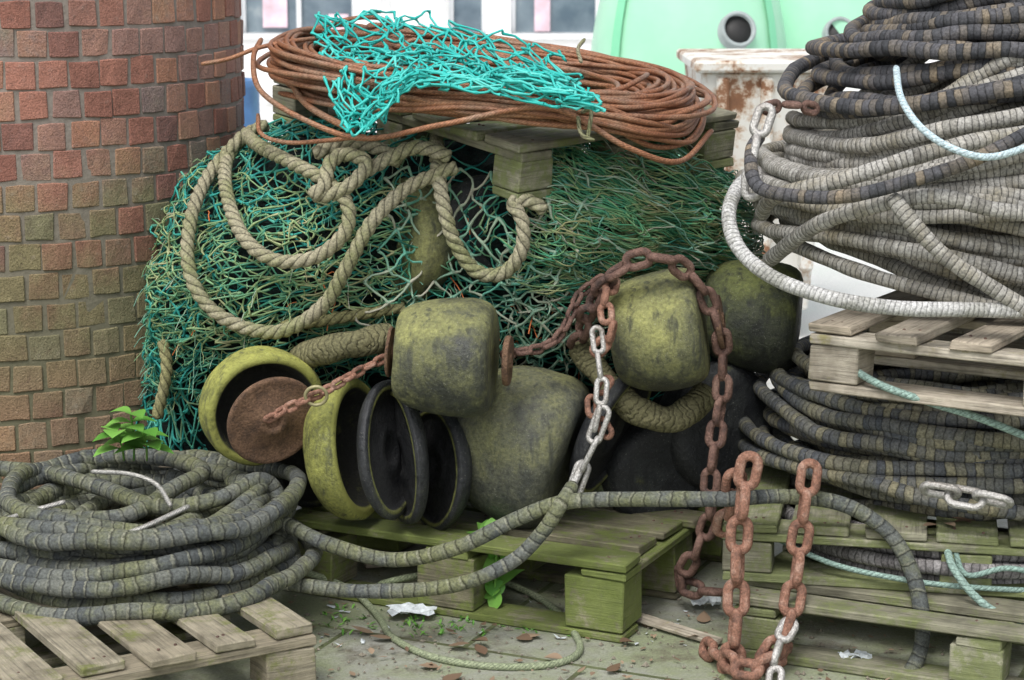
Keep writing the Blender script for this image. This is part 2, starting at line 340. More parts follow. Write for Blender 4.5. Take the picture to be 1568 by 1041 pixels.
def lathe(b,prof,c,ax,n=56,distort=None,rids=None):
    prof=np.array(prof); th=np.arange(n)/n*2*np.pi; ax=nrm(ax)
    ref=np.array([0,0,1.0]) if abs(ax[2])<.9 else np.array([1.,0,0])
    t1=nrm(np.cross(ax,ref)); t2=np.cross(ax,t1)
    V=ax[None,None]*prof[:,0][:,None,None]+prof[:,1][:,None,None]*(np.cos(th)[None,:,None]*t1+np.sin(th)[None,:,None]*t2)
    if distort: V=V*(1+distort(V))[...,None]
    m=len(prof); i,j=np.meshgrid(np.arange(m-1),np.arange(n),indexing='ij'); j2=(j+1)%n
    b.add((V+c).reshape(-1,3),np.stack([i*n+j,i*n+j2,(i+1)*n+j2,(i+1)*n+j],-1),None,0.0 if rids is None else np.repeat(rids,n))
def xy(u,v,z):
    """world point at height z seen at photo position"""
    d=np.array([u-784.0, cp*F+sp*(520.5-v), -sp*F+cp*(520.5-v)]); return CAM+d*((z-1.6)/d[2])
A=xy(487,958,.15); B=xy(0,1052,.15); ex=nrm(A-B); pallet('wooden_pallet',A-ex*1.1,A,1.0,.15,8,M_WOODG,'y',bw=.1)
A=xy(425,792,.19); B=xy(955,866,.19); pallet('wooden_pallet',A,B,.8,.19,6,M_WOODM,'x',bw=.11,blk=.13)
A=xy(1120,912,.145); B=xy(1568,975,.145); pallet('wooden_pallet',A,A+nrm(B-A)*1.1,.8,.144,6,M_WOODR,'x')
A=xy(1105,800,.285); B=xy(1568,826,.285); pallet('wooden_pallet',A,A+nrm(B-A)*1.1,.8,.137,7,M_WOODR,'y',bw=.125)
A=xy(1238,497,.75); B=xy(1568,532,.75); pallet('wooden_pallet',A,A+nrm(B-A)*1.1,.8,.15,7,M_WOODC,'y',bw=.1,blk=.1)
N=at(800,222,4.72); Rr=at(1135,172,5.25); Lf=at(382,108,5.35)
pallet('wooden_pallet',N,Rr,np.linalg.norm(Lf-N),.14,7,M_WOODR,'x',yvec=Lf-N,bw=.1)
# ------------------------------------------------------------------ net pile
def gridsurf(rows):
    G=np.array([[at(*p) for p in r] for r in rows]); R,C,_=G.shape
    def cr(P,t):
        a,b_,c,d=P; t=t[...,None]
        return .5*((2*b_)+(-a+c)*t+(2*a-5*b_+4*c-d)*t*t+(-a+3*b_-3*c+d)*t**3)
    Gp=np.pad(G,((1,1),(1,1),(0,0)),'edge')
    Gp[0]=2*Gp[1]-Gp[2];Gp[-1]=2*Gp[-2]-Gp[-3];Gp[:,0]=2*Gp[:,1]-Gp[:,2];Gp[:,-1]=2*Gp[:,-2]-Gp[:,-3]
    def S(a,b_):
        a=np.clip(a,0,1)*(C-1);b_=np.clip(b_,0,1)*(R-1)
        i=np.minimum(a.astype(int),C-2);j=np.minimum(b_.astype(int),R-2);fa=a-i;fb=b_-j
        rows=[cr([Gp[j+k,i+m] for m in range(4)],fa) for k in range(4)]
        return cr(rows,fb)
    def SN(a,b_):
        e=.004; p=S(a,b_); da=S(a+e,b_)-S(a-e,b_); db=S(a,b_+e)-S(a,b_-e)
        n=nrm(np.cross(da,db)); n=np.where((n@np.array([0,-1,.5]))[...,None]<0,-n,n)
        return p,n
    return S,SN
pile_rows=[
 [(470,170,5.9),(470,175,5.5),(560,190,5.45),(680,190,5.4),(800,200,5.4),(920,215,5.4),(1010,235,5.45),(1075,250,5.5),(1060,260,5.9)],
 [(400,250,5.95),(355,240,5.4),(440,225,5.12),(580,230,5.02),(720,235,5.0),(860,245,5.00),(990,255,5.05),(1095,290,5.32),(1090,300,5.9)],
 [(330,330,5.95),(275,330,5.32),(385,320,4.98),(540,320,4.87),(700,330,4.90),(850,330,4.87),(1000,335,4.97),(1125,350,5.28),(1120,350,5.9)],
 [(300,430,5.95),(242,420,5.25),(345,420,4.94),(510,420,4.83),(690,420,4.90),(850,420,4.92),(990,400,5.03),(1115,400,5.3),(1120,420,5.9)],
 [(300,560,5.95),(245,520,5.2),(310,520,5.0),(480,500,4.92),(670,495,4.95),(840,500,4.96),(990,470,5.12),(1110,450,5.3),(1120,470,5.9)],
 [(300,650,5.95),(240,610,5.2),(290,620,5.08),(440,590,5.08),(660,590,5.08),(840,600,5.1),(980,580,5.2),(1130,560,5.3),(1120,560,5.9)],
 [(300,760,5.9),(235,710,5.2),(310,730,5.15),(440,700,5.2),(660,710,5.2),(840,720,5.2),(990,720,5.25),(1140,700,5.3),(1130,700,5.9)]]
S,SN=gridsurf(pile_rows)
ga,gb=np.meshgrid(np.linspace(0,1,160),np.linspace(0,1,130)); gp,gn=SN(ga.ravel(),gb.ravel()); gu,gv=proj(gp)
front=(ga.ravel()>.13)&(ga.ravel()<.87)
bumpf=snoise(11,4.5); bump2=snoise(12,12)
def lift(P): return .022*bumpf(P)+.008*bump2(P)
def on_pile(pts,off=.03):
    out=[]
    for p in pts:
        dd=(gu-p[0])**2+(gv-p[1])**2+np.where(front,0,1e9); k=np.argmin(dd)
        e=off+(p[2] if len(p)>2 else 0)+max(0,lift(gp[k][None])[0])*.8
        out.append(at(p[0],p[1],gp[k,1]-min(e/max(abs(gn[k,1]),.35),.22)))
    out=np.array(out); o2=out.copy(); o2[1:-1]=out[1:-1]*.5+.25*(out[:-2]+out[2:])
    o2[:,0]=out[:,0];o2[:,2]=out[:,2]
    return o2
core=Batch(); na,nb_=160,130
V=gp+gn*(lift(gp)-.03)[:,None]+gn*(.009*snoise(13,34)(gp))[:,None]
i,j=np.meshgrid(np.arange(na-1),np.arange(nb_-1)); i=i.ravel();j=j.ravel()
core.add(V,np.stack([j*na+i,(j+1)*na+i,(j+1)*na+i+1,j*na+i+1],1))
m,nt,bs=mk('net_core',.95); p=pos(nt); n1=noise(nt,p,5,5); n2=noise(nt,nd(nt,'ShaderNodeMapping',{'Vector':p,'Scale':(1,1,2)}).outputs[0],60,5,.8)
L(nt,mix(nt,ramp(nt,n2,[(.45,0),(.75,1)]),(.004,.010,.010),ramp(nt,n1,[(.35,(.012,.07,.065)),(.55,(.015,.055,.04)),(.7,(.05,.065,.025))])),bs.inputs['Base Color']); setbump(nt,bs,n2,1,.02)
NET=empty('fishing_net_pile',(0,0,0))
core.obj('net_core',m,True,NET)
def net(SNf,ar,br,na,nb,warp,off,offn,r,mat,name,parent,seed,drop=.05,liftf=lift,wf=3.0,sag=.25,hole=0.0,slope=0.0):
    r_=np.random.default_rng(seed); k,i=np.meshgrid(np.arange(na+1),np.arange(nb)); k=k.ravel();i=i.ravel()
    s0=np.where((i+k)%2==0,.5,-.5); s1=-s0
    t=np.linspace(0,1,5)[None]
    aa=(k+s0)[:,None]*(1-t)+(k+s1)[:,None]*t; bb=i[:,None]+t*1.0
    a=aa/na; b_=bb/nb
    Q=np.stack([a*3,b_*3,np.zeros_like(a)],-1)
    w1,w2,w3,w4=[snoise(seed*10+q,wf) for q in range(4)]
    w5,w6=snoise(seed*10+7,wf*3),snoise(seed*10+8,wf*3)
    a=a+warp*w1(Q)+warp*.16*w5(Q); b_=b_+warp*w2(Q)+warp*.16*w6(Q)+slope*(a-.5)
    bow=np.sin(np.pi*t)
    a=a+r_.normal(size=(len(k),1))*bow*sag/na*.3; b_=b_+np.abs(r_.normal(size=(len(k),1)))*bow*sag/nb*.5
    keep=(r_.random(len(k))>drop)&(w3(Q)[:,0]>-1.9+hole)
    a=ar[0]+(ar[1]-ar[0])*a; b_=br[0]+(br[1]-br[0])*b_
    keep&=(a.min(1)>0.002)&(a.max(1)<.998)&(b_.min(1)>0.002)&(b_.max(1)<.998)
    a=a[keep];b_=b_[keep];Q=Q[keep]
    P,N_=SNf(a,b_); d=off+offn*w4(Q*1.6)+(liftf(P) if liftf else 0)
    P=P+N_*d[...,None]
    bt=Batch(); tubes_vec(bt,P,np.array([1.6,1,1,1,1.6])[None]*r,4)
    return bt.obj(name,mat,True,parent)
N_TEAL=net_mat('net_teal',[(.01,.15,.14),(.015,.25,.22),(.03,.33,.28),(.10,.36,.26)])
N_GREEN=net_mat('net_green',[(.02,.16,.12),(.04,.24,.16),(.10,.29,.16),(.22,.32,.17)])
N_YG=net_mat('net_yellow_green',[(.07,.25,.15),(.15,.31,.15),(.27,.36,.16),(.38,.38,.21)])
N_PALE=net_mat('net_pale',[(.10,.36,.27),(.20,.40,.29),(.32,.42,.31),(.44,.42,.33)])
N_CYAN=net_mat('net_cyan',[(.015,.38,.34),(.03,.50,.45),(.10,.58,.52)],.5)
N_DGREEN=net_mat('net_fine_green',[(.04,.24,.14),(.08,.33,.17),(.17,.37,.17),(.32,.39,.19)])
N_BG=net_mat('net_brown_green',[(.08,.26,.14),(.20,.32,.14),(.36,.35,.18)])
net(SN,(.02,.98),(0,.98),44,36,.03,.0,.010,.0022,N_TEAL,'net_teal_layer',NET,1)
net(SN,(.03,.48),(0,.9),25,30,.032,.010,.010,.0022,N_GREEN,'net_green_layer',NET,2,.04)
net(SN,(.58,.97),(.55,.95),18,14,.05,.008,.014,.0022,N_GREEN,'net_green_right_layer',NET,22,.1)
net(SN,(.14,.44),(.25,.66),24,24,.035,.020,.010,.0022,N_YG,'net_yellow_folds',NET,4,.04,hole=.4)
net(SN,(.18,.40),(.35,.7),18,18,.06,.024,.012,.0021,N_YG,'net_yellow_folds_outer',NET,14,.08,hole=1.1)
net(SN,(.10,.40),(.0,.40),18,15,.035,.020,.010,.0028,N_TEAL,'net_teal_top',NET,5,.04,hole=.2)
net(SN,(.42,.66),(.24,.70),13,12,.022,.048,.008,.0032,N_PALE,'net_pale_front',NET,6,.02)
net(SN,(.44,.68),(.28,.74),17,17,.06,.03,.018,.0022,N_GREEN,'net_green_front_folds',NET,7,.1,hole=.8)
net(SN,(.57,.67),(.36,.80),10,20,.05,.04,.015,.0023,N_PALE,'net_pale_folds',NET,17,.08,hole=.3)
net(SN,(.06,.26),(.5,.98),16,21,.05,.012,.014,.0026,N_TEAL,'net_teal_hanging',NET,8,.04)
net(SN,(.1,.55),(.52,.82),26,14,.05,.018,.016,.0022,N_GREEN,'net_green_hanging',NET,9,.06,hole=.4)
net(SN,(.82,.96),(.45,.98),10,16,.06,.012,.018,.0026,N_TEAL,'net_teal_right',NET,10,.08)
# stretched netting draped on the right: long narrow meshes
for sd,(ar,br,na_,nb2,mt,of,sl) in enumerate([((.58,.93),(.04,.50),13,52,N_DGREEN,.040,.25),((.58,.92),(.06,.46),15,46,N_DGREEN,.050,.35),((.60,.92),(.22,.56),12,36,N_BG,.052,.2),((.59,.90),(.10,.44),11,34,N_PALE,.056,.3),((.62,.92),(.36,.60),12,24,N_GREEN,.050,.1)]):
    net(SN,ar,br,na_,nb2,.05,of,.014,.0017,mt,'stretched_netting_%d'%(sd+1),NET,70+sd,.04,wf=2.2,slope=sl,hole=.2 if sd<3 else .9)
def combed(ar,br,n,mat,name,seed,slope=.0,r=.0015,off=.05):
    r_=np.random.default_rng(seed); m=30; t=np.linspace(0,1,m)[None]
    a0=r_.uniform(-.05,.45,n)[:,None]; a1=a0+r_.uniform(.2,.6,n)[:,None]; a=a0+(a1-a0)*t; b0=r_.random(n)[:,None]; b_=b0+0*a
    Q=np.stack([a*2,b_*2,0*a],-1); w=snoise(seed,1.1);w2=snoise(seed+1,4);w3=snoise(seed+2,2.2)
    b_=b_+.13*w(Q)+.03*w2(Q)+slope*(a-.5)+r_.normal(size=(n,1))*.02+.012*np.sin(a*50+r_.uniform(0,6,(n,1)))
    a=ar[0]+(ar[1]-ar[0])*a; b_=br[0]+(br[1]-br[0])*b_
    P,N_=SN(np.clip(a,.003,.997),np.clip(b_,.003,.997)); fold=np.sin(b_*70+3*w(Q))*.010
    P=P+N_*(off+lift(P)+.016*w3(Q*2)+fold+r_.normal(size=(n,1))*.003)[...,None]
    bt=Batch(); tubes_vec(bt,P,np.full((1,m),r),3); bt.obj(name,mat,True,NET)
combed((.59,.92),(.06,.42),420,N_DGREEN,'loose_green_strands',31,.3,off=.035)
combed((.60,.91),(.32,.54),150,N_BG,'loose_brown_strands',35,.25,off=.045)
def fuzz(n,seed,mat,name,ln=.05,ar=(.08,.9),br=(.05,.85),r=.0011):
    r_=np.random.default_rng(seed); a=r_.uniform(*ar,n);b_=r_.uniform(*br,n); P,N_=SN(a,b_); m=6
    t=np.linspace(0,1,m)[None,:,None]; d=nrm(N_*.6+r_.normal(size=P.shape)*.9); l=r_.uniform(.3,1,(n,1,1))*ln
    P=(P+N_*(.02+lift(P))[:,None])[:,None]+d[:,None]*t*l+np.array([0,-.2,-1])*t*t*l*.8+r_.normal(size=(n,m,3))*.0012
    bt=Batch(); tubes_vec(bt,P,np.full((1,m),r),3); bt.obj(name,mat,True,NET)
fuzz(500,51,N_PALE,'loose_ends',.05,(.1,.9)); fuzz(400,52,N_YG,'loose_ends_yellow',.045,(.15,.45))
fuzz(30,53,plain('orange_twine',(.55,.16,.05),.6),'loose_ends_orange',.07,(.2,.7),(.3,.75),.0018)
# ------------------------------------------------------------------ bobbins
def bobbin(name,u,v,y,Rad,Len,axis,mat,washer=0,pole=.42,seed=0,hollow=True,washR=.5,poleWash=0,face=False):
    c=at(u,v,y); ax=nrm(axis); K=16
    prof=[(0,0),(0,pole*Rad*.8)]
    for k in range(K+1):
        t=k/K*math.pi/2; prof.append(((.004+(.80 if hollow else .66)*(1-math.cos(t))**.9)*Len,(pole+(1-pole)*math.sin(t)**.85)*Rad))
    if hollow: prof+= [(Len*.88,Rad*1.005),(Len*.93,Rad*.995),(Len*.985,Rad*.955),(Len,Rad*.90)]
    else: prof+=[(Len*.76,Rad*1.0),(Len*.85,Rad*.975),(Len*.92,Rad*.93),(Len*.97,Rad*.86),(Len*.995,Rad*.77)]
    nO=len(prof)
    if face: prof+=[(Len,Rad*.88),(Len*.86,Rad*.85),(Len*.80,Rad*.78),(Len*.82,Rad*.6),(Len*.80,Rad*.42),(Len*.88,Rad*.36),(Len*.9,Rad*.24),(Len*.75,Rad*.2),(Len*.7,0)]
    elif hollow: prof+=[(Len*.995,Rad*.86),(Len*.95,Rad*.82),(Len*.7,Rad*.74),(Len*.4,Rad*.58),(Len*.2,Rad*.3),(Len*.2,0)]
    else: prof+=[(Len*1.0,Rad*.5),(Len,0)]
    prof=np.array(prof); prof[:,0]-=Len/2
    rids=np.zeros(len(prof)) 
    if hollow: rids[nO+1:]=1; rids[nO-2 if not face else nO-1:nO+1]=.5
    f=snoise(seed+300,5); f2=snoise(seed+400,22); b=Batch()
    lathe(b,prof,c,ax,64,lambda V:(.034 if not face else .055)*f(V)+.005*f2(V),rids)
    o=b.obj(name,mat,True); off=Vector(c)-o.location
    def disc(pos_,R_,th_,nm):
        pr=[(0,0),(0,R_*.96),(th_*.3,R_),(th_*.7,R_),(th_,R_*.97),(th_-.001,R_*.9),(th_-.001,R_*.34),(th_+.004,R_*.32),(th_+.005,R_*.16),(th_-.006,R_*.15),(th_-.006,0)]
        b=Batch(); lathe(b,[(pos_+x,r) for x,r in pr],np.array(off),ax,48,lambda V:.012*f(V)+.004*f2(V)); b.obj(nm,M_RUST,True,o)
    if washer: disc(Len/2+washer,washR*Rad,.014,'washer')
    if poleWash: disc(-Len/2-.02,poleWash*Rad,.008,'pole_washer')
    return o
bobbin('rubber_bobbin',392,612,4.80,.152,.14,(.42,-.86,-.22),M_YEL,.045,washR=.75,seed=1)
bobbin('rubber_bobbin',682,545,4.62,.139,.225,(1,-.12,-.05),M_OLIVE,.025,seed=2,hollow=False,poleWash=.42,washR=.42,pole=.62)
bobbin('rubber_bobbin',788,675,4.86,.200,.28,(.93,-.25,-.32),M_GREYR,0,seed=3,hollow=False,pole=.50)
bobbin('rubber_bobbin',1010,505,4.76,.145,.215,(.95,-.15,.16),M_OLIVE,.03,seed=4,hollow=False,pole=.64,washR=.45)
bobbin('rubber_bobbin',1150,480,5.08,.142,.24,(1,-.2,-.1),M_DKOL,0,seed=5,hollow=False,pole=.6)
bobbin('rubber_bobbin',635,365,4.985,.15,.15,(-.8,-.6,.1),M_OLIVE,0,seed=6,hollow=False)
bobbin('rubber_bobbin',735,350,4.99,.13,.15,(.3,-.9,0),M_BLACK,0,seed=7,hollow=False)
bobbin('split_rubber_bobbin',522,690,4.80,.172,.11,(.95,-.30,.16),M_YEL,0,seed=8)
bobbin('split_rubber_bobbin',588,688,4.72,.158,.05,(.93,-.34,.12),M_BLKY,0,seed=9,face=True)
bobbin('split_rubber_bobbin',622,698,4.76,.165,.05,(-.93,-.36,-.06),M_BLKY,0,seed=19,face=True)
bobbin('split_rubber_bobbin',676,712,4.82,.155,.06,(-.88,-.46,.06),M_BLKY,0,seed=10,face=True)
bobbin('split_rubber_bobbin',470,700,5.0,.13,.10,(.6,-.7,.0),M_BLACK,0,seed=11,face=True)
bobbin('split_rubber_bobbin',928,655,4.84,.168,.06,(.86,-.40,-.38),M_BLKY,0,seed=12,face=True)
bobbin('rubber_bobbin',1095,655,5.05,.17,.16,(.5,-.85,.1),M_BLACK,0,seed=13,hollow=False)
bobbin('rubber_bobbin',1000,715,5.0,.15,.16,(.3,-.9,-.1),M_BLACK,0,seed=14,hollow=False)
# ------------------------------------------------------------------ chains
def link(b,c,t,n_,L_,W,r,rid_):
    t=nrm(t); n_=nrm(n_-t*np.dot(n_,t)); K=20; th=np.arange(K)/K*2*np.pi+math.pi/K
    a=(L_/2-r); w=(W/2-r); st=a-w
    x=np.cos(th)*w+np.sign(np.cos(th))*st; yv=np.sin(th)*w
    P=c+x[:,None]*t+yv[:,None]*n_
    T=nrm(np.roll(P,-1,0)-np.roll(P,1,0)); B=nrm(np.cross(t,n_)); Nn=np.cross(T,B[None])
    m=8; ph=np.arange(m)/m*2*np.pi
    V=P[:,None]+r*(np.cos(ph)[None,:,None]*Nn[:,None]+np.sin(ph)[None,:,None]*B)
    i,j=np.meshgrid(np.arange(K),np.arange(m),indexing='ij'); i2=(i+1)%K;j2=(j+1)%m
    b.add(V.reshape(-1,3),np.stack([i*m+j,i*m+j2,i2*m+j2,i2*m+j],-1),None,rid_)
def chain(name,path,L_,W,r,mat,roll=.4):
    P=catmull(path,False,.002); pitch=L_-2.1*r
    P=resample(P,pitch); T=np.gradient(P,axis=0); b=Batch(); a=roll
    ref=np.array([.2,-1,.3])
    for k in range(len(P)):
        t=nrm(T[k]); s=nrm(np.cross(t,ref)); u=np.cross(t,s); a_=a+(k%2)*math.pi/2+rng.normal()*.15
        link(b,P[k]+rng.normal(size=3)*r*.15,t+rng.normal(size=3)*.06,s*math.cos(a_)+u*math.sin(a_),L_,W,r,rng.random())
    return b.obj(name,mat,True)
W=lambda *p:[at(*q) for q in p]
chain('rusty_chain',W((885,520,4.82),(905,470,4.72),(935,425,4.66),(975,397,4.64),(1020,398,4.64),(1070,435,4.68),(1100,500,4.70),(1108,560,4.72),(1102,620,4.70),(1095,680,4.68),(1088,740,4.66),(1085,800,4.66),(1062,850,4.68),(1040,895,4.72),(1090,905,4.66)),.075,.052,.0098,M_RUSTC,.25)
chain('rusty_chain',W((935,435,4.67),(925,470,4.62),(938,505,4.60),(920,530,4.6)),.06,.042,.008,M_RUSTO,.3)
chain('galvanised_chain',W((915,520,4.60),(918,560,4.58),(920,600,4.56),(915,640,4.55)),.07,.036,.0065,M_GALV,.3)
chain('galvanised_chain',W((918,650,4.55),(905,690,4.55),(885,735,4.56)),.10,.042,.0068,M_GALV,.25)
chain('rusty_chain',W((925,590,4.6),(905,625,4.57),(925,655,4.56)),.06,.04,.007,M_RUSTO,.8)
chain('rusty_chain',W((1146,722,4.39),(1138,770,4.38),(1132,830,4.36),(1128,900,4.34),(1128,960,4.30),(1120,1010,4.30)),.092,.062,.0118,M_RUSTO,.2)
chain('rusty_chain',W((1124,740,4.44),(1116,775,4.47),(1110,800,4.5)),.085,.058,.011,M_RUSTO,.2)
chain('rusty_chain',W((1238,732,4.40),(1230,790,4.38),(1224,850,4.36),(1216,910,4.33),(1205,960,4.30),(1180,1000,4.28)),.088,.058,.0108,M_RUSTO,.25)
chain('rusty_chain',[xy(1085,995,.02),xy(1130,1022,.035),xy(1165,1018,.05),xy(1200,1000,.03)],.08,.055,.011,M_RUSTO,.8)
chain('galvanised_chain',W((1205,965,4.28),(1190,1000,4.24),(1185,1040,4.2)),.07,.045,.0085,M_GALV,.5)
chain('rusty_chain',W((415,640,4.62),(440,625,4.61),(470,612,4.61),(500,597,4.62),(530,580,4.64),(565,560,4.68),(600,545,4.70)),.042,.028,.0058,M_RUSTO,.6)
chain('rusty_chain',W((780,540,4.66),(820,535,4.68),(850,520,4.7),(870,490,4.72),(885,455,4.74),(915,430,4.74)),.045,.03,.006,M_RUSTC,.6)
b=Batch(); link(b,at(484,606,4.60),np.array([1,0,.2]),np.array([0,-.3,1]),.058,.057,.0042,0); b.obj('steel_ring',plain('brass_ring',(.36,.33,.18),.5,.3),True)
chain('steel_shackle',W((1168,185,4.56),(1158,215,4.54),(1150,245,4.52),(1150,280,4.52)),.085,.05,.0095,M_GALV,.3)
chain('rusty_chain',W((1180,165,4.60),(1210,160,4.6),(1240,165,4.62)),.05,.035,.008,M_RUSTC,.3)
chain('steel_shackle',W((1440,752,4.38),(1478,760,4.36),(1520,765,4.34)),.095,.06,.0085,M_GALV,1.2)
# ------------------------------------------------------------------ coils
def coil(b,c,turns,r,step=.02,n=10,jr=.02,jz=.006,seed=0,zf=None,start=math.pi/2,wr=.03,tiltj=.02):
    """turns: list of (radius,z). continuous path, changing turn at the back"""
    r_=np.random.default_rng(seed); pts=[]; K=40
    nz=snoise(seed+5,1.0)
    offs=r_.normal(size=(len(turns)+1,2))*jr; tl=r_.normal(size=(len(turns)+1,2))*tiltj
    for k,(R,z) in enumerate(turns):
        R2,z2=turns[min(k+1,len(turns)-1)]
        for i in range(K):
            f=i/K; a=start+f*2*math.pi; w=np.clip((f-.8)/.2,0,1); w=w*w*(3-2*w)
            Rk=R+(R2-R)*w; zk=z+(z2-z)*w; o=offs[k]*(1-w)+offs[k+1]*w; tt=tl[k]*(1-w)+tl[k+1]*w
            q=np.array([math.cos(a)*1.2,math.sin(a)*1.2,k*.9]); Rn=Rk*(1+.035*nz(q)+.014*nz(q*3+5))
            x=math.cos(a)*Rn+o[0]; y=math.sin(a)*Rn+o[1]
            zz=zk+tt[0]*math.cos(a)+tt[1]*math.sin(a)+jz*nz(q*2+9)
            if zf: zz=zf(x/(R+1e-6),zz)
            pts.append((c[0]+x,c[1]+y,c[2]+zz))
    P=resample(np.array(pts),step); P=P[:-max(2,int(.02/step))]
    tube(b,P,r,n,wr=wr)
b=Batch(); r=.0198; c=np.array([-.885,4.665,.15])
T=[]
for lz,(ro,nr) in enumerate([(.385,4),(.38,3),(.37,3),(.36,3),(.335,2)]):
    ks=list(range(nr))
    for k in (ks if lz%2==0 else ks[::-1]): T.append((ro-k*.045+rng.normal()*.012,r+lz*.0345+rng.normal()*.004))
coil(b,c,T,r,.014,12,.019,.007,3,tiltj=.016,wr=.045)
coil(b,c+np.array([-.02,.03,.03]),[(.2,.03),(.17,.05),(.23,.08)],r,.014,12,.02,.006,4,tiltj=.015,wr=.045)
for pth in ([(-60,715,4.95),(60,722,4.85),(150,745,4.75),(240,775,4.62),(330,765,4.62),(395,735,4.7),(425,760,4.72),(425,830,4.62),(380,900,4.5)],
            [(-60,760,4.75),(80,790,4.62),(190,790,4.58),(270,745,4.7),(310,720,4.8),(240,700,4.9),(120,700,4.95)],
            [(-40,835,4.5),(70,850,4.42),(180,850,4.42),(290,820,4.48),(360,780,4.6),(400,740,4.72),(350,738,4.8)]):
    tube(b,catmull(W(*pth),False,.014),r,12,wr=.045)
b.obj('wrapped_rope_coil',M_DARK)
b=Batch()
tube(b,catmull(W((-20,805,4.5),(40,785,4.45),(100,768,4.48)),False,.006),.0058,10); tube(b,catmull(W((130,828,4.36),(200,815,4.37),(290,775,4.45)),False,.006),.0062,10)
tube(b,catmull(W((140,722,4.66),(200,726,4.62),(240,742,4.6),(262,775,4.54)),False,.006),.0055,10)
b.obj('steel_wire_rope',M_STEELW)
b=Batch()
tube(b,catmull(W((380,800,4.68),(430,800,4.62),(500,832,4.55),(600,857,4.5),(700,838,4.48),(790,795,4.48),(870,768,4.48),(1000,764,4.46),(1110,764,4.44),(1200,760,4.44),(1290,772,4.44),(1360,815,4.42),(1398,880,4.38),(1412,950,4.34),(1408,1000,4.3),(1385,1045,4.26)),False,.01),.0178,12,wr=.035)
tube(b,catmull(W((340,905,4.5),(420,893,4.5),(550,905,4.46),(690,897,4.45),(780,862,4.45),(830,815,4.46),(860,770,4.47),(878,742,4.52)),False,.01),.017,12,wr=.035)
b.obj('wrapped_rope_length',M_DARK)
b=Batch(); tube(b,catmull(W((872,752,4.53),(884,728,4.55),(896,705,4.555)),False,.006),.0095,12); b.obj('swivel_fitting',M_GALV)
def fan(c0,k0=.5):
    def zf(xn,z):
        t=np.clip((xn+1)/1.3,0,1); t=t*t*(3-2*t); return c0+(z-c0)*(k0+(1-k0)*t)
    return zf
b=Batch(); r=.0178; c=np.array([1.14,4.98,0.0]); T=[]
prof=[(.79,.46),(.82,.50),(.855,.525),(.89,.53),(.925,.535),(.96,.545),(.995,.545),(1.03,.54),(1.065,.535),(1.10,.525),(1.135,.515),(1.17,.50),(1.205,.485),(1.24,.46),(1.275,.44),(1.30,.42)]
for z,R in prof:
    for k in rng.permutation(3): T.append((R-k*.036+rng.normal()*.015,z+rng.normal()*.010))
coil(b,c,T,r,.013,12,.018,.012,21,zf=fan(.985,.48),tiltj=.042,wr=.05)
for pth in ([(1365,300,4.36),(1400,345,4.33),(1450,395,4.31),(1510,435,4.30),(1600,490,4.29)],
            [(1175,400,4.70),(1250,345,4.48),(1340,315,4.40),(1430,300,4.36),(1520,320,4.34),(1600,330,4.34)],
            [(1165,330,4.66),(1190,300,4.52),(1290,275,4.44),(1400,240,4.42),(1500,215,4.42),(1600,200,4.42)]):
    tube(b,catmull(W(*pth),False,.013),r,12,wr=.045)
b.obj('wrapped_rope_coil',M_GREY)
b=Batch()
tube(b,catmull(W((1160,262,4.7),(1128,290,4.6),(1116,335,4.5),(1135,385,4.44),(1190,428,4.38),(1280,458,4.33),(1380,472,4.31),(1480,474,4.30),(1620,478,4.3)),False,.012),.0165,12,wr=.02); b.obj('white_wrapped_rope',M_WHITE)
b=Batch(); T=[]
for z,R in [(1.30,.47),(1.335,.43),(1.37,.37),(1.405,.335),(1.44,.31),(1.475,.29),(1.51,.27)]:
    for k in rng.permutation(3): T.append((R-k*.038+rng.normal()*.012,z+rng.normal()*.007))
def zf(xn,z): 
    t=np.clip((xn+1)/1.5,0,1); return z-.045*(1-t)+.035*t
coil(b,c+np.array([.02,0,0]),T,.0185,.013,12,.016,.008,22,zf=zf,tiltj=.024)
tube(b,catmull(W((1165,205,4.58),(1150,235,4.52),(1160,285,4.46),(1220,300,4.42),(1300,300,4.37),(1400,275,4.33),(1490,245,4.32),(1600,190,4.32)),False,.013),.015,12)
M_TOPB=rope_mat('wrapped_rope_charcoal',[(.025,.027,.032),(.05,.053,.06),(.09,.09,.10),(.19,.16,.12),(.34,.26,.17)],58,0,.2,wobk=2.5,wobs=6)
b.obj('wrapped_rope_coil',M_TOPB)
b=Batch(); tube(b,catmull(W((1372,103,4.55),(1380,150,4.42),(1410,195,4.33),(1460,228,4.28),(1520,240,4.27),(1600,215,4.27)),False,.008),.0078,10); b.obj('pale_blue_rope',M_BLUEW)
b=Batch(); T=[]
for z,R in [(.305,.50),(.34,.52),(.375,.525),(.41,.52),(.445,.515),(.48,.505),(.515,.49),(.55,.47)]:
    for k in rng.permutation(4): T.append((R-k*.038+rng.normal()*.010,z+rng.normal()*.006))
coil(b,np.array([1.14,5.0,0]),T,.0178,.014,12,.014,.007,23,tiltj=.018,wr=.045); b.obj('wrapped_rope_coil',M_BLUE)
b=Batch(); T=[]
for z,R in [(.165,.47),(.198,.48),(.23,.47)]:
    for k in range(3): T.append((R-k*.036,z))
coil(b,np.array([1.12,4.90,0]),T,.017,.014,10,.012,.004,24,tiltj=.004); b.obj('wrapped_rope_coil',rope_mat('wrapped_rope_striped',[(.04,.04,.045),(.16,.15,.15),(.30,.29,.29),(.42,.40,.39)],60,0,.2,wobk=2,wobs=6))
b=Batch()
tube(b,catmull(W((1290,555,4.48),(1350,590,4.38),(1430,618,4.34),(1500,640,4.32),(1600,680,4.3)),False,.008),.0085,10)
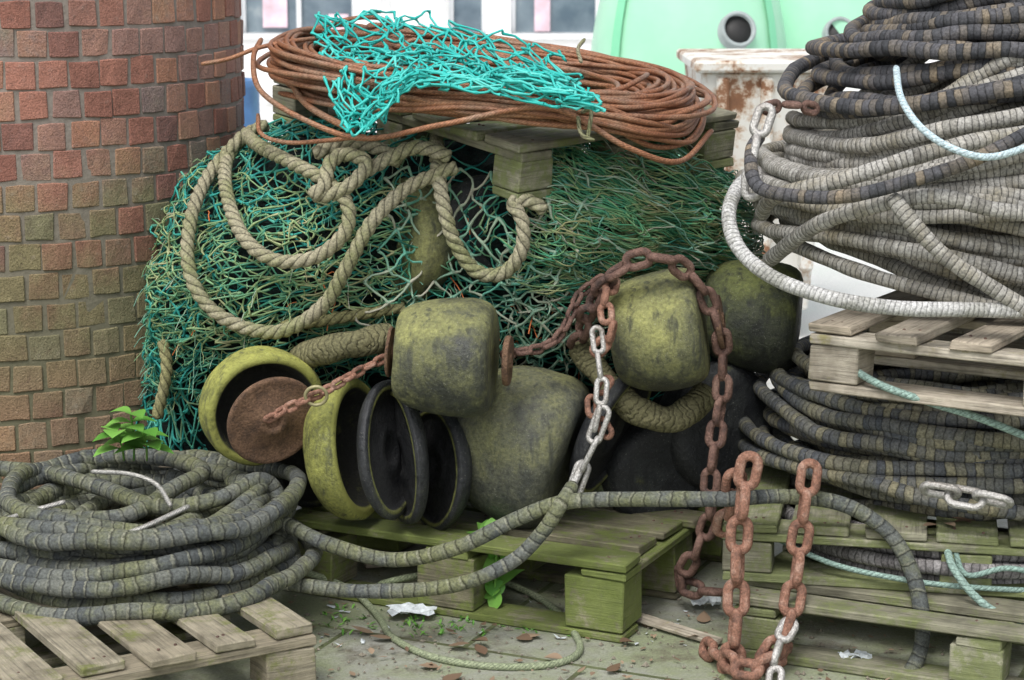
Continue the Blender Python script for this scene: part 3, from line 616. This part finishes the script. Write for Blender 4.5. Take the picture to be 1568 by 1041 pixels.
tube(b,catmull(W((1190,825,4.55),(1280,865,4.46),(1400,890,4.40),(1500,900,4.38),(1600,905,4.38)),False,.008),.0065,10)
tube(b,catmull(W((1450,840,4.42),(1460,870,4.36),(1490,910,4.33),(1530,940,4.31),(1600,970,4.3)),False,.008),.009,10)
tube(b,catmull(W((1460,835,4.42),(1480,880,4.38),(1540,870,4.36),(1600,880,4.36)),False,.008),.0065,10)
b.obj('turquoise_rope',M_TURQ)
# ------------------------------------------------------------------ rusty wire rope coil on top
b=Batch(); C=at(742,152,5.12); Av=at(1078,190,5.05)-C; Bv=at(705,192,4.72)-C; Nv=nrm(np.cross(Av,Bv)); Nv=Nv if Nv[2]>0 else -Nv
nzf=snoise(77,1.0)
P=[]; nt_=60; r_=np.random.default_rng(5)
sR=np.clip(1-np.abs(r_.normal(size=nt_+1))*.22,.45,1.02); hN=r_.uniform(0,1,nt_+1)*.085*(1.15-np.abs(sR-.88)*1.8); ox=r_.normal(size=(nt_+1,2))*.045; tl=r_.normal(size=(nt_+1,2))*.014
for k in range(nt_):
    for i in range(48):
        f=i/48; w=f; a=-2.2+f*2*math.pi; s=sR[k]*(1-w)+sR[k+1]*w; h=hN[k]*(1-w)+hN[k+1]*w; o=ox[k]*(1-w)+ox[k+1]*w
        q=np.array([math.cos(a),math.sin(a),k*.7]); s*=1+.04*nzf(q)
        ca,sa=math.cos(a),math.sin(a); pw=lambda x:math.copysign(abs(x)**.85,x)
        P.append(C+Av*(pw(ca)*s+o[0])+Bv*(pw(sa)*s+o[1])+Nv*(h+.015+.010*nzf(q*2)+tl[k][0]*ca))
tube(b,resample(np.array(P),.013),.0066,8)
for k in range(9):
    du=rng.normal()*18; e=rng.uniform(0,34); ey_=rng.uniform(-.03,.03); dd=[rng.normal()*5 for _ in range(9)]
    tube(b,catmull(W((470+du,150-e*.3+dd[0],5.0),(560+du,170-e*.6+dd[1],4.84+ey_),(620,176-e+dd[2],4.75+ey_),(710,180-e+dd[3],4.70+ey_),(810,190-e+dd[4],4.68+ey_),(910,200-e+dd[5],4.69+ey_),(1000,224-e*1.2+dd[6],4.76+ey_),(1062-e*.5,215-e*1.2+dd[7],4.9),(1078-e*.7,165-e*.5+dd[8],5.1),(1020-e,125,5.3),(930,95+e*.3,5.42),(800,80+e*.3,5.45)),False,.013),.0066,8)
tube(b,catmull(W((400,60,5.1),(388,90,5.0),(400,140,4.9),(470,185,4.8),(560,212,4.72),(680,190,4.66),(840,165,4.64),(960,225,4.64),(1040,247,4.72),(1090,200,4.95)),False,.012),.0068,8)
tube(b,catmull(W((308,98,5.0),(350,90,5.02),(400,72,5.05),(470,60,5.1),(600,50,5.3)),False,.012),.0055,8)
tube(b,catmull(W((430,65,5.1),(440,110,5.0),(470,160,4.9),(540,200,4.78)),False,.012),.0085,10)
tube(b,catmull(W((395,175,4.98),(400,205,4.93),(440,218,4.88),(500,215,4.84),(560,208,4.8)),False,.012),.0055,10)
b.obj('rusty_wire_rope_coil',M_ORANGE)
b=Batch()
for pth in ([(885,178,4.62),(890,205,4.60),(910,215,4.60)],[(890,172,4.64),(905,170,4.62),(900,210,4.60)],[(895,60,5.3),(885,75,5.25),(890,95,5.15)]):
    tube(b,catmull(W(*pth),False,.006),.005,8)
b.obj('tie_string',M_TAN)
rows=[[(462,28,5.3),(520,45,5.3),(590,36,5.3),(660,38,5.3),(730,62,5.25),(800,92,5.15),(866,98,5.1)],
      [(470,62,5.1),(530,75,5.1),(600,70,5.1),(665,72,5.1),(740,92,5.05),(820,120,4.95),(890,140,4.9)],
      [(478,90,4.95),(535,105,4.93),(600,100,4.93),(670,100,4.92),(745,120,4.86),(830,146,4.74),(915,160,4.66)],
      [(500,130,4.81),(545,140,4.76),(600,122,4.73),(665,118,4.74),(750,135,4.70),(840,158,4.64),(930,176,4.58)],
      [(520,178,4.72),(555,180,4.68),(590,160,4.66),(640,130,4.69),(740,140,4.66),(840,164,4.61),(930,180,4.57)],
      [(535,205,4.68),(560,218,4.65),(585,190,4.64),(625,140,4.67),(735,146,4.64),(840,168,4.60),(932,183,4.56)]]
S2,SN2=gridsurf(rows); CN=empty('cyan_fishing_net',(0,0,0))
l2=lambda P:.012*snoise(91,6)(P)
net(SN2,(0,1),(0,1),26,15,.022,.018,.010,.0031,N_CYAN,'cyan_net_mesh',CN,61,.02,liftf=l2)
net(SN2,(.0,.95),(0,.9),20,12,.05,.027,.014,.0029,N_CYAN,'cyan_net_fold',CN,62,.05,liftf=l2,hole=.3)
net(SN2,(.1,1),(.3,1),20,8,.05,.030,.012,.0029,N_CYAN,'cyan_net_bunch',CN,63,.05,liftf=l2,hole=.3)
# ------------------------------------------------------------------ laid ropes over the nets
def laid(name,paths,r,mat,pitch=.085):
    b=Batch()
    for P in paths: tube(b,catmull(P,False,pitch/14),r,24,lobes=3,pitch=pitch,depth=.3,wr=.02)
    return b.obj(name,mat)
laid('mooring_rope',[on_pile([(410,190),(380,205),(352,240),(345,300),(370,365,.01),(420,398,.01),(480,395,.01),(525,360,.01),(533,318,.01),(505,282,.02),(455,255,.01),(400,228,.01),(375,205)],.065),
  on_pile([(375,205),(325,262),(290,335),(288,410),(318,468),(375,502),(435,505),(495,468),(530,410),(570,340,.01),(620,290,.01),(665,268,.01),(700,255,.01)],.075),
  on_pile([(480,298,.02),(500,300,.04),(540,280,.03),(560,250,.02),(530,235),(505,250,.02),(495,285,.05),(475,300,.04)],.06),
  on_pile([(480,235),(530,218),(580,228),(612,250)],.06),
  on_pile([(668,210,-.03),(668,255,.03),(680,320,.05),(698,375,.05),(730,415,.05),(770,418,.05),(798,385,.05),(800,340,.05),(785,310,.03),(810,308,.03),(835,322,.02)],.065),
  on_pile([(560,262),(600,240),(640,225),(690,240)],.06)],.0182,M_TAN)
laid('mossy_rope',[on_pile([(430,500),(500,490),(560,480),(620,470)],.04),W((250,520,5.02),(255,570,5.0),(240,640,5.0))],.0155,M_MOSSROPE)
b=Batch()
for P in ([(885,528,4.86),(925,580,4.80),(975,628,4.76),(1035,640,4.78),(1085,600,4.84)],[(455,550,4.84),(500,535,4.78),(550,525,4.76),(600,515,4.8)]):
    tube(b,catmull(W(*P),False,.008),.034,20,lobes=3,pitch=.25,depth=.12,wr=.07)
b.obj('thick_mossy_rope',M_THICK)
b=Batch()
g=lambda *p:[xy(u,v,z) for u,v,z in p]
tube(b,catmull(g((420,866,.10),(480,880,.06),(540,905,.02),(580,945,.008),(600,975,.008),(660,1005,.008),(750,1020,.008),(840,1018,.008),(885,1000,.008),(880,970,.008),(840,925,.009),(770,890,.02),(700,873,.05),(620,885,.06),(580,895,.04)),False,.008),.0085,10)
b.obj('green_wire_rope',M_WIRE)
# ------------------------------------------------------------------ weeds, leaves, litter
def leaf(b,o,d,l,w,up=(0,0,1),droop=.3,fold=.25):
    d=nrm(d); s=nrm(np.cross(d,up)); n_=np.cross(s,d); K=7; t=np.linspace(0,1,K); wv=w*np.sin(np.pi*np.clip(t,0.02,.99)**.8)
    cx_=o+d*(t*l)[:,None]-np.array([0,0,1])*(droop*l*t*t)[:,None]
    V=np.stack([cx_-s*wv[:,None]+n_*(fold*wv)[:,None],cx_,cx_+s*wv[:,None]+n_*(fold*wv)[:,None]],1).reshape(-1,3)
    q=[]
    for i in range(K-1):
        for j in range(2): q.append((i*3+j,i*3+j+1,(i+1)*3+j+1,(i+1)*3+j))
    b.add(V,q,None,rng.random())
def leafmat(n,c1,c2):
    m,nt,bs=mk(n,.55); L(nt,mix(nt,rid(nt),c1,c2),bs.inputs['Base Color']); return m
M_LEAF=leafmat('weed_leaf',(.08,.25,.03),(.18,.40,.07))
b=Batch()
for st,top in (((205,705,4.80),(200,632,4.76)),((225,705,4.80),(218,660,4.72)),((190,705,4.80),(178,660,4.74))):
    A=at(*st);B=at(*top); tube(b,catmull([A,(A+B)/2+[.004,0,0],B],False,.01),.0026,6)
    for k in range(4):
        c_=A+(B-A)*(.4+.2*k)
        for s in (0,math.pi):
            a=k*1.57+s+rng.normal()*.3+.5; leaf(b,c_,(math.cos(a),math.sin(a)*.8-.25,.25),.08-.008*k,.027)
b.obj('weed_plant',M_LEAF)
b=Batch(); A=xy(755,935,0)
for k in range(22):
    a=rng.uniform(0,6.28); leaf(b,A+np.array([rng.normal()*.012,rng.normal()*.01-.02,rng.uniform(0,.19)]),(math.cos(a)*.8,math.sin(a)*.8-.2,rng.uniform(.3,1.7)),rng.uniform(.07,.12),rng.uniform(.016,.028),droop=.35)
tube(b,catmull([A,A+[.005,-.01,.07],A+[0.01,-.02,.2]],False,.01),.003,6)
b.obj('weed_plant',M_LEAF)
b=Batch()
for k in range(45):
    A=xy(rng.uniform(500,900),rng.uniform(930,975),0)
    for q in range(5):
        a=rng.uniform(0,6.28); leaf(b,A+rng.normal(size=3)*[.01,.01,0],(math.cos(a),math.sin(a),rng.uniform(.3,1.5)),rng.uniform(.012,.03),.003,droop=.3)
b.obj('grass_tufts',M_LEAF)
b=Batch()
for k in range(200):
    u=rng.uniform(440,1500);v=rng.uniform(905,1060); o=xy(u,v,.006+rng.random()*.006); a=rng.uniform(0,6.28)
    big=rng.random()<.12
    leaf(b,o,(math.cos(a),math.sin(a),rng.uniform(0,.3)),rng.uniform(.04,.065) if big else rng.uniform(.006,.03),rng.uniform(.012,.02) if big else rng.uniform(.002,.008),droop=0,fold=rng.uniform(-.4,.6))
for k in range(8): 
    o=xy(rng.uniform(1400,1500),rng.uniform(778,805),.29); a=rng.uniform(0,6.28); leaf(b,o,(math.cos(a),math.sin(a),.1),.05,.012,droop=0,fold=.3)
b.obj('fallen_leaves',leafmat('dead_leaf',(.13,.08,.05),(.34,.25,.17)))
b=Batch()
for k in range(45):
    u=rng.uniform(470,1250);v=rng.uniform(920,990); o=xy(u,v,.004); a=rng.uniform(0,6.28); s=rng.uniform(.005,.018)
    ex=np.array([math.cos(a),math.sin(a),rng.normal()*.2]);ey=np.array([-math.sin(a),math.cos(a),rng.normal()*.2]); z=np.array([0,0,1.])
    b.add([o,o+ex*s,o+ex*s*1.2+ey*s*.6+z*.004,o+ey*s*.7],[(0,1,2,3)])
for u,v,s in ((630,938,.05),(1030,865,.05),(1080,925,.03),(700,930,.03),(1310,1010,.03)):
    o=xy(u,v,.012); n=8
    gx,gy=np.meshgrid(np.linspace(-1,1,n),np.linspace(-.6,.6,n)); V=np.stack([o[0]+gx*s*(1+.3*rng.random((n,n))),o[1]+gy*s*(1+.3*rng.random((n,n))),o[2]+.018*rng.random((n,n))],-1).reshape(-1,3)
    b.add(V,[(j*n+i,j*n+i+1,(j+1)*n+i+1,(j+1)*n+i) for i in range(n-1) for j in range(n-1)])
b.obj('litter',plain('litter_paper',(.55,.6,.62),.6,0,.3,60),False)
b=Batch()
for k in range(900):
    u=rng.uniform(440,1568);v=rng.uniform(880,1060); o=xy(u,v,.002); s=rng.uniform(.0012,.005)
    if k%11==0: s*=2
    V=np.array([(1,0,0),(0,1,0),(-1,0,0),(0,-1,0),(0,0,1),(0,0,-1)])*s*rng.uniform(.6,1.3,(6,1))+o
    b.add(V,[(0,1,4,4),(1,2,4,4),(2,3,4,4),(3,0,4,4)],None,rng.random())
b.obj('gravel',plain('gravel_stone',(.2,.18,.14),.9,0,.5,90),False)
b=Batch()
ex=nrm(xy(1090,985,.01)-xy(985,955,.01)); ey=np.array([-ex[1],ex[0],0]); box(b,xy(960,950,.008),ex,ey,np.array([0,0,1.]),.26,.03,.012,.6,.002)
box(b,at(130,704,4.95)-[0,0,.02],np.array([1.,0,0]),np.array([0,1.,0]),np.array([0,0,1.]),.22,.1,.02,.2,.001)
box(b,xy(560,870,.01),nrm(np.array([1,.25,0])),nrm(np.array([-.25,1,0])),np.array([0,0,1.]),.5,.06,.02,.2,.001)
b.obj('broken_plank',M_WOODC,False,bevel=.002)
# ------------------------------------------------------------------ background
X=np.array([1.,0,0]);Y=np.array([0,1.,0]);Z=np.array([0,0,1.])
MW=plain('white_render',(.86,.86,.85),.7,0,.04,2); MF=plain('window_frame',(.74,.76,.78),.5,0,.05)
mg,nt,bs=mk('shop_glass',.12); p=pos(nt); L(nt,ramp(nt,noise(nt,p,1.6,4),[(.35,(.10,.14,.18)),(.6,(.22,.28,.32)),(.75,(.45,.50,.52))]),bs.inputs['Base Color'])
B0=empty('shop_building',(0,0,0)); YB=22.0
def wx(u): return (u-784)/F*YB
def wz(v): return 1.6-(v+100)/F*YB
ops=[(-9,-7),(-6,-4),(wx(372),wx(548)),(wx(688),wx(745)),(wx(782),wx(918)),(wx(960),wx(1250)),(4.2,6.2),(7,9)]
b=Batch(); z0,z1,H=wz(46),2.5,6.5; x=-14.0
for a,c_ in ops+[(14,14)]:
    box(b,(x,YB,0),X,Y,Z,a-x,.3,H,0)
    if a<14:
        box(b,(a,YB,0),X,Y,Z,c_-a,.3,z0); box(b,(a,YB,z1),X,Y,Z,c_-a,.3,1.0); box(b,(a,YB,5.0),X,Y,Z,c_-a,.3,H-5.0)
    x=c_
b.obj('walls',MW,False,B0)
b=Batch();fb=Batch()
for a,c_ in ops:
    for lo,hi in ((z0,z1),(3.5,5.0)):
        box(b,(a,YB+.15,lo),X,Y,Z,c_-a,.02,hi-lo)
        n=max(1,int(round((c_-a)/.75)))
        for k in range(n+1):
            box(fb,(a+(c_-a-.05)*k/n,YB+.09,lo),X,Y,Z,.05,.055,hi-lo)
        box(fb,(a-.03,YB-.05,lo-.06),X,Y,Z,c_-a+.06,.14,.06)
b.obj('windows',mg,False,B0); fb.obj('frames',MF,False,B0)
b=Batch()
for u0,u1,v0,v1 in ((405,442,-30,38),(505,535,18,46),(818,842,-10,44)): box(b,(wx(u0),YB+.11,wz(v1)),X,Y,Z,wx(u1)-wx(u0),.02,wz(v0)-wz(v1))
b.obj('posters',plain('poster_pink',(.8,.6,.68),.6,0,.3,3),False,B0)
b=Batch(); box(b,(-14,YB-.3,H),X,Y,Z,28,8,.2); b.obj('roof',MF,False,B0)
b=Batch()
for (u0,u1) in ((560,600),(640,684)): box(b,(wx(u0),YB-.03,.02),X,Y,Z,wx(u1)-wx(u0),.027,2.2)
b.obj('doors',plain('door_white',(.78,.8,.81),.5),False,B0)
b=Batch(); box(b,(-40,19.5,0),X,Y,Z,80,2.5,.12); b.obj('pavement',plain('pavement_concrete',(.62,.62,.61),.9),False)
def mint(nm,a,c):
    m,nt,bs=mk(nm,.35); p=oc(nt); L(nt,mix(nt,noise(nt,p,3,4),a,c),bs.inputs['Base Color']); return m
MG1=mint('mint_plastic',(.27,.64,.42),(.46,.78,.58)); MG2=mint('green_plastic',(.14,.58,.32),(.30,.70,.45))
MDK=plain('port_dark',(.02,.02,.02),.6); MRG=plain('port_ring',(.35,.4,.4),.6)
def bank(x,y,w,h,hx,hz):
    root=empty('bottle_bank',(x,y,0)); n=96; th=np.arange(n)/n*2*np.pi
    pr=[(w*.40,.0),(w*.44,.1),(w*.5,.5),(w*.5,.75)]+[(w*.5*math.cos(t)**.75,.75+(h-.75)*math.sin(t)) for t in np.linspace(.08,1.5,14)]+[(0,h)]
    pr=np.array(pr)
    def body(nm,mat,sc_,half=None):
        ce=np.sign(np.cos(th))*np.abs(np.cos(th))**.75; se=np.sign(np.sin(th))*np.abs(np.sin(th))**.75
        V=np.stack([pr[:,0][:,None]*ce*sc_,pr[:,0][:,None]*se*sc_,np.repeat(pr[:,1][:,None]*(1+(sc_-1)*.6),n,1)],-1)
        m=len(pr); i,j=np.meshgrid(np.arange(m-1),np.arange(n),indexing='ij'); j2=(j+1)%n
        i=i.ravel();j=j.ravel();j2=j2.ravel()
        if half is not None:
            k=half(th[j]); i=i[k];j=j[k];j2=j2[k]
        b=Batch(); b.add(V.reshape(-1,3),np.stack([i*n+j,i*n+j2,(i+1)*n+j2,(i+1)*n+j],-1)); b.obj(nm,mat,True,root)
    body('body',MG1,1.0)
    body('ridge_bands',MG2,1.03,lambda t:(np.abs((t/(2*np.pi)*4+.02)%1-.5)<.035))
    ax=nrm(np.array([.25,-1,.35])); o=np.array([hx,-w*.5*.93,hz])
    for nm,pr2,mt in (('port_ring',[(-.3,.078),(.045,.078),(.045,.098),(-.3,.105)],MRG),('port_hole',[(.02,0),(.02,.085),(-.2,.085)],MDK)):
        b=Batch(); lathe(b,pr2,o,ax,40); b.obj(nm,mt,True,root)
    b=Batch(); box(b,(hx-.12,-w*.5-.012,hz-.5),X,Y,Z,.3,.03,.25); b.obj('label',MW,False,root)
bank(.98,11.5,1.1,1.72,.21,1.10); bank(1.80,12.3,1.1,1.72,.06,1.04)
m,nt,bs=mk('rusty_paint',.6); p=oc(nt); n1=noise(nt,p,4.5,7,.75)
L(nt,ramp(nt,n1,[(.47,(.72,.72,.68)),(.53,(.55,.45,.35)),(.57,(.25,.12,.06)),(.8,(.12,.06,.04))]),bs.inputs['Base Color'])
b=Batch(); x0=(1064-784)/F*8;x1=(1262-784)/F*8+.05; zt=1.6-(85+100)/F*8
w=x1-x0
b.add([(x0+.08,8.1,.12),(x1-.08,8.1,.12),(x1-.08,8.6,.12),(x0+.08,8.6,.12),(x0+.02,8.0,zt-.05),(x1-.02,8.0,zt-.05),(x1-.02,8.8,zt-.05),(x0+.02,8.8,zt-.05)],[(0,3,2,1),(4,5,6,7),(0,1,5,4),(1,2,6,5),(2,3,7,6),(3,0,4,7)])
box(b,(x0-.01,7.96,zt-.05),X,Y,Z,w+.02,.9,.045)
for k in range(3): box(b,(x0+.08+k*(w-.21)/2,7.98,.3),X,Y,Z,.05,.12,zt-.37)
for k in (0,1): box(b,(x0+.1+k*(w-.3),8.15,0),X,Y,Z,.1,.4,.12)
b.obj('rusty_steel_container',m,False,bevel=.01)
pr=[(0,0),(0,.2),(.02,.21),(.3,.21),(.31,.22),(.33,.22),(.34,.21),(.6,.21),(.61,.22),(.63,.22),(.64,.21),(.95,.21),(.98,.2),(.98,.18),(.96,.17),(.96,0)]
b=Batch(); lathe(b,pr,np.array([(325-784)/F*9.0,9.0,0]),np.array([0,0,1.]),40); b.obj('blue_barrel',plain('blue_plastic',(.08,.20,.42),.4),True)
# ------------------------------------------------------------------ light, world, camera
w=bpy.data.worlds.new('World'); sc.world=w; w.use_nodes=True; nt=w.node_tree; bg=nt.nodes['Background']
sky=nt.nodes.new('ShaderNodeTexSky'); sky.sky_type='NISHITA'; sky.sun_disc=False; EL,AZ=math.radians(58),math.radians(200)
sky.sun_elevation=EL; sky.sun_rotation=AZ; sky.dust_density=4; sky.air_density=1.0
hs=nt.nodes.new('ShaderNodeHueSaturation'); hs.inputs['Saturation'].default_value=.3; hs.inputs['Value'].default_value=1.4
nt.links.new(sky.outputs[0],hs.inputs['Color']); nt.links.new(hs.outputs[0],bg.inputs['Color']); bg.inputs['Strength'].default_value=.15
sun=bpy.data.lights.new('sun','SUN'); sun.energy=1.5; sun.angle=math.radians(20); sun.color=(1,.97,.93)
so=bpy.data.objects.new('sun',sun); sc.collection.objects.link(so)
d=Vector((math.sin(AZ)*math.cos(EL),math.cos(AZ)*math.cos(EL),math.sin(EL))); so.rotation_euler=d.to_track_quat('Z','Y').to_euler()
cam=bpy.data.cameras.new('camera'); co=bpy.data.objects.new('camera',cam); sc.collection.objects.link(co); sc.camera=co
cam.sensor_width=36; cam.lens=36*F/1568; cam.clip_end=500; cam.clip_start=.05
co.location=(0,0,1.6); co.rotation_euler=(math.pi/2-PITCH,0,0)
cam.dof.use_dof=True; cam.dof.focus_distance=4.75; cam.dof.aperture_fstop=8
sc.view_settings.view_transform='Standard'; sc.view_settings.look='None'; sc.view_settings.exposure=0
